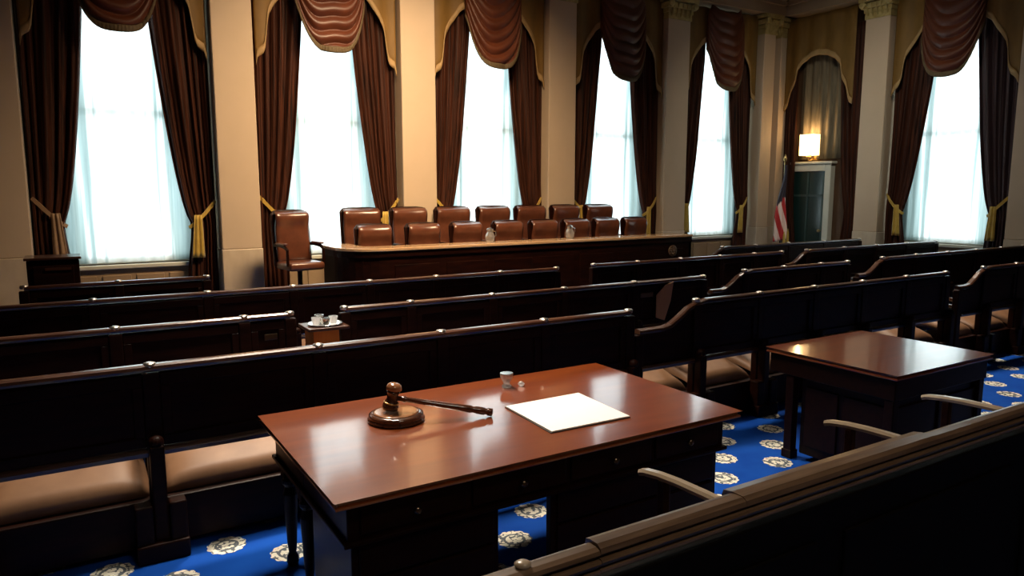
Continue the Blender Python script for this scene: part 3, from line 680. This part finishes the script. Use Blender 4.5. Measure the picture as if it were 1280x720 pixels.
b = bmn(); box(b, 2.2, 8.6, 9.42, 9.93, 0, 0.38); o = obj('high_platform', b, 'carpet'); o['kind'] = 'structure'; o.name = 'trim_13'

def chair(name, label, w, top, group, arms=True):
    """faces -Y; origin at base centre; top = height of the back"""
    e = thing(name, label, 'chair', (0,0,0), 0, group); h = w/2
    def pad(x0, x1, z0, z1, y0, thick, roll=0.0, tilt=0.12):
        b = bmn()
        def f(u, v):
            s = 2*u-1; t = v
            y = y0 + (z0+(z1-z0)*t - z0)*tilt
            d = thick*(1-abs(s)**4)**0.5*(1-abs(2*t-1)**5)**0.5
            xx = x0+(x1-x0)*u; zz = z0+(z1-z0)*t
            k = 1-0.05*abs(2*t-1)**6
            return ((xx-(x0+x1)/2)*k+(x0+x1)/2, y - d - roll*smooth(0.65, 0.92, t)*(1-smooth(0.95, 1.0, t)) + 0.05*s*s*-1, zz)
        V = grid(b, 18, 20, f)
        return b
    zb = 0.48
    b = pad(-h+0.03, h-0.03, zb, top-0.025, 0.20, 0.055, 0.05); obj('back_cushion', b, 'leather', e, smooth=True, solid=0.02)
    b = bmn(); tl = 0.12                                   # wooden back shell with curved crest
    out = [(-h, zb-0.05), (-h, top-0.06), (-h+0.05, top-0.01), (-h*0.5, top), (h*0.5, top), (h-0.05, top-0.01), (h, top-0.06), (h, zb-0.05)]
    A = [b.verts.new((x, 0.222+(z-zb)*tl-0.05*(x/h)**2, z)) for x, z in out]; B2 = [b.verts.new((x, 0.262+(z-zb)*tl-0.05*(x/h)**2, z)) for x, z in out]
    b.faces.new(A); b.faces.new(B2[::-1])
    for i in range(8): b.faces.new((A[i], B2[i], B2[(i+1)%8], A[(i+1)%8]))
    obj('back_frame', b, 'wood', e, bevel=0.01)
    b = bmn(); box(b, -h+0.02, h-0.02, -0.26, 0.20, 0.40, 0.50); obj('seat', b, 'leather', e, bevel=0.035, seg=3, smooth=True)
    if arms:
        for s in (-1, 1):
            b = bmn(); x = s*(h-0.015)
            sweep(b, [(x, 0.20, 0.70), (x, 0.05, 0.705), (x, -0.12, 0.695), (x, -0.20, 0.66), (x, -0.20, 0.46)], [(-0.02,-0.014),(0.02,-0.014),(0.02,0.014),(-0.02,0.014)], up=(1,0,0))
            ar = obj('armrest', b, 'wood', e, bevel=0.006)
            b = bmn(); box(b, x-0.028, x+0.028, -0.17, 0.10, 0.716, 0.74); obj('arm_pad', b, 'leather', ar, bevel=0.01)
    b = bmn(); lathe(b, [(0.03,0.08),(0.03,0.40)], 12)
    for k in range(5):
        a = k*2*PI/5+0.3; sweep(b, [(0,0,0.10), (0.13*math.cos(a), 0.13*math.sin(a), 0.075), (0.24*math.cos(a), 0.24*math.sin(a), 0.035)], circ(0.02, 6)); lathe(b, [(0.015,0.0),(0.022,0.01),(0.022,0.03),(0.012,0.04)], 8, (0.24*math.cos(a), 0.24*math.sin(a), 0))
    obj('swivel_base', b, 'wood', e)
    return e
ORD = ['leftmost', 'second', 'third', 'fourth', 'fifth', 'sixth', 'seventh', 'rightmost']
fx = [3.49, 4.20, 4.88, 5.56, 6.20, 6.80, 7.40, 8.00]; bx_ = [3.56, 4.28, 4.98, 5.69, 6.38, 7.07, 7.75]
cf = chair('leather_chair', '', 0.52, 1.245, 'front row of dais chairs')
cb = chair('leather_chair', '', 0.59, 1.245, 'back row of dais chairs')
for i, x in enumerate(fx):
    c = cf if i == 0 else copy_tree(cf)
    c.location = (x, 8.97, 0.18); c.rotation_euler.z = math.radians(random.uniform(-2, 2))
    c['label'] = 'brown leather chair, %s in the low front row at the dais desk' % (ORD[i] if i in (0, 7) else ORD[i]+' from the left')
OB = ['leftmost', 'second from the left', 'third from the left', 'fourth from the left', 'fifth from the left', 'sixth from the left', 'rightmost']
for i, x in enumerate(bx_):
    c = cb if i == 0 else copy_tree(cb)
    c.location = (x, 9.62 if i else 9.66, 0.38); c.rotation_euler.z = math.radians(random.uniform(-3, 3))
    c['label'] = 'high-backed brown leather chair, %s in the back row of the dais' % OB[i]
lc = chair('leather_chair', 'lone brown leather armchair left of the dais desk with visible seat', 0.50, 1.14, None)
lc.location = (2.50, 9.22, 0.48); lc.rotation_euler.z = math.radians(8)
b = bmn(); box(b, 2.19, 2.80, 8.75, 9.42, 0.18, 0.48); o = obj('trim_14', b, 'wood'); o['kind'] = 'structure'

def pitcher(loc, label):
    e = thing('glass_pitcher', label, 'pitcher', loc, 0, 'glass pitchers on the dais desk')
    b = bmn(); lathe(b, [(0.04,0.001),(0.06,0.02),(0.065,0.08),(0.04,0.14),(0.045,0.17),(0.041,0.17),(0.036,0.14),(0.05,0.08),(0.02,0.02)], 14); obj('jug', b, 'cut', e)
    b = bmn(); sweep(b, [(0.042,0,0.155),(0.09,0,0.14),(0.10,0,0.09),(0.064,0,0.06)], circ(0.008, 6), up=(0,1,0)); obj('handle', b, 'silver', e)
    b = bmn(); lathe(b, [(0.045,0.171),(0.05,0.174),(0.02,0.19),(0.006,0.2)], 14); obj('lid', b, 'silver', e)
pitcher((4.93, 8.62, 1.165), 'sparkling glass pitcher on the left half of the dais desk')
pitcher((6.27, 8.62, 1.165), 'sparkling glass pitcher on the right half of the dais desk')

# ------------------------------------------------------------------ cabinet below the leftmost window
cb2 = thing('wooden_cabinet', 'low dark wooden cabinet at the left edge in front of the drape', 'cabinet', (-0.12, 8.55, 0))
b = bmn(); box(b, -0.22, 0.22, -0.18, 0.18, 0, 1.20); obj('body', b, 'wood', cb2, bevel=0.01)
b = bmn(); box(b, -0.24, 0.24, -0.20, 0.20, 1.20, 1.225); obj('cabinet_top', b, 'rail', cb2, bevel=0.006)
b = bmn(); box(b, -0.17, 0.17, -0.195, -0.18, 0.3, 1.14); dr = obj('door', b, 'wood', cb2, bevel=0.005)
b = bmn(); box(b, -0.07, 0.15, -0.205, -0.195, 1.10, 1.125); obj('handle', b, 'rail', dr)

# ------------------------------------------------------------------ flag
fg = thing('flag', 'red and white striped flag hanging on a pole beside the room corner', 'flag', (11.62, 9.15, 0))
b = bmn(); lathe(b, [(0.16,0),(0.17,0.03),(0.10,0.06),(0.03,0.10)], 20); obj('flag_stand', b, 'brass', fg, smooth=True)
b = bmn(); lathe(b, [(0.014,0.08),(0.014,2.38),(0.03,2.40),(0.035,2.43),(0.006,2.52)], 12); obj('flag_pole', b, 'brass', fg, smooth=True)
m = mat('striped_flag_cloth', (0.5, 0.05, 0.05), 0.7); bs = m.node_tree.nodes['Principled BSDF']; M['flag'] = m
uvn = N(m, 'ShaderNodeAttribute', attribute_name='stripe'); mm = N(m, 'ShaderNodeMath', operation='FRACT'); L(m, uvn.outputs['Fac'], mm.inputs[0])
gt = N(m, 'ShaderNodeMath', operation='GREATER_THAN'); L(m, mm.outputs[0], gt.inputs[0]); gt.inputs[1].default_value = 0.5
mx = N(m, 'ShaderNodeMix', data_type='RGBA'); L(m, gt.outputs[0], mx.inputs[0]); mx.inputs[6].default_value = (0.50, 0.03, 0.035, 1); mx.inputs[7].default_value = (0.92, 0.72, 0.66, 1)
ca = N(m, 'ShaderNodeAttribute', attribute_name='canton'); m2 = N(m, 'ShaderNodeMix', data_type='RGBA'); L(m, ca.outputs['Fac'], m2.inputs[0]); L(m, mx.outputs[2], m2.inputs[6]); m2.inputs[7].default_value = (0.02, 0.015, 0.03, 1)
L(m, m2.outputs[2], bs.inputs['Base Color'])
b = bmn(); nu, nv = 40, 40; st_, cn_ = [], []
def ff(u, v):
    t = v; wtop = 0.06+0.36*smooth(0.1, 0.75, t)
    x = 0.12*smooth(0.3,0.9,t) - wtop*u + 0.02*(1-t); y = -0.03 + 0.05*math.sin(u*17+t*2)*(0.3+0.7*t) ; z = 2.32 - 1.38*t - 0.05*u*t
    st_.append(u*4.0 + t*2.2); cn_.append(1.0 if t < 0.40 + 0.15*u else 0.0); return (x*0.9, y, z)
grid(b, nu, nv, ff); fo = obj('flag_cloth', b, 'flag', fg, smooth=True)
for nm, data in (('stripe', st_), ('canton', cn_)):
    at = fo.data.attributes.new(nm, 'FLOAT', 'POINT'); at.data.foreach_set('value', data)
sm = fo.modifiers.new('solid', 'SOLIDIFY'); sm.thickness = 0.006
b = bmn()
for k in range(2): lathe(b, [(0.004,0.28),(0.012,0.24),(0.02,0.22),(0.03,0.05),(0.026,0.0)], 10, (-0.05+0.10*k, -0.10, 0.80+0.05*k))
tq = obj('tassel', b, 'gold_cloth', fg, smooth=True)
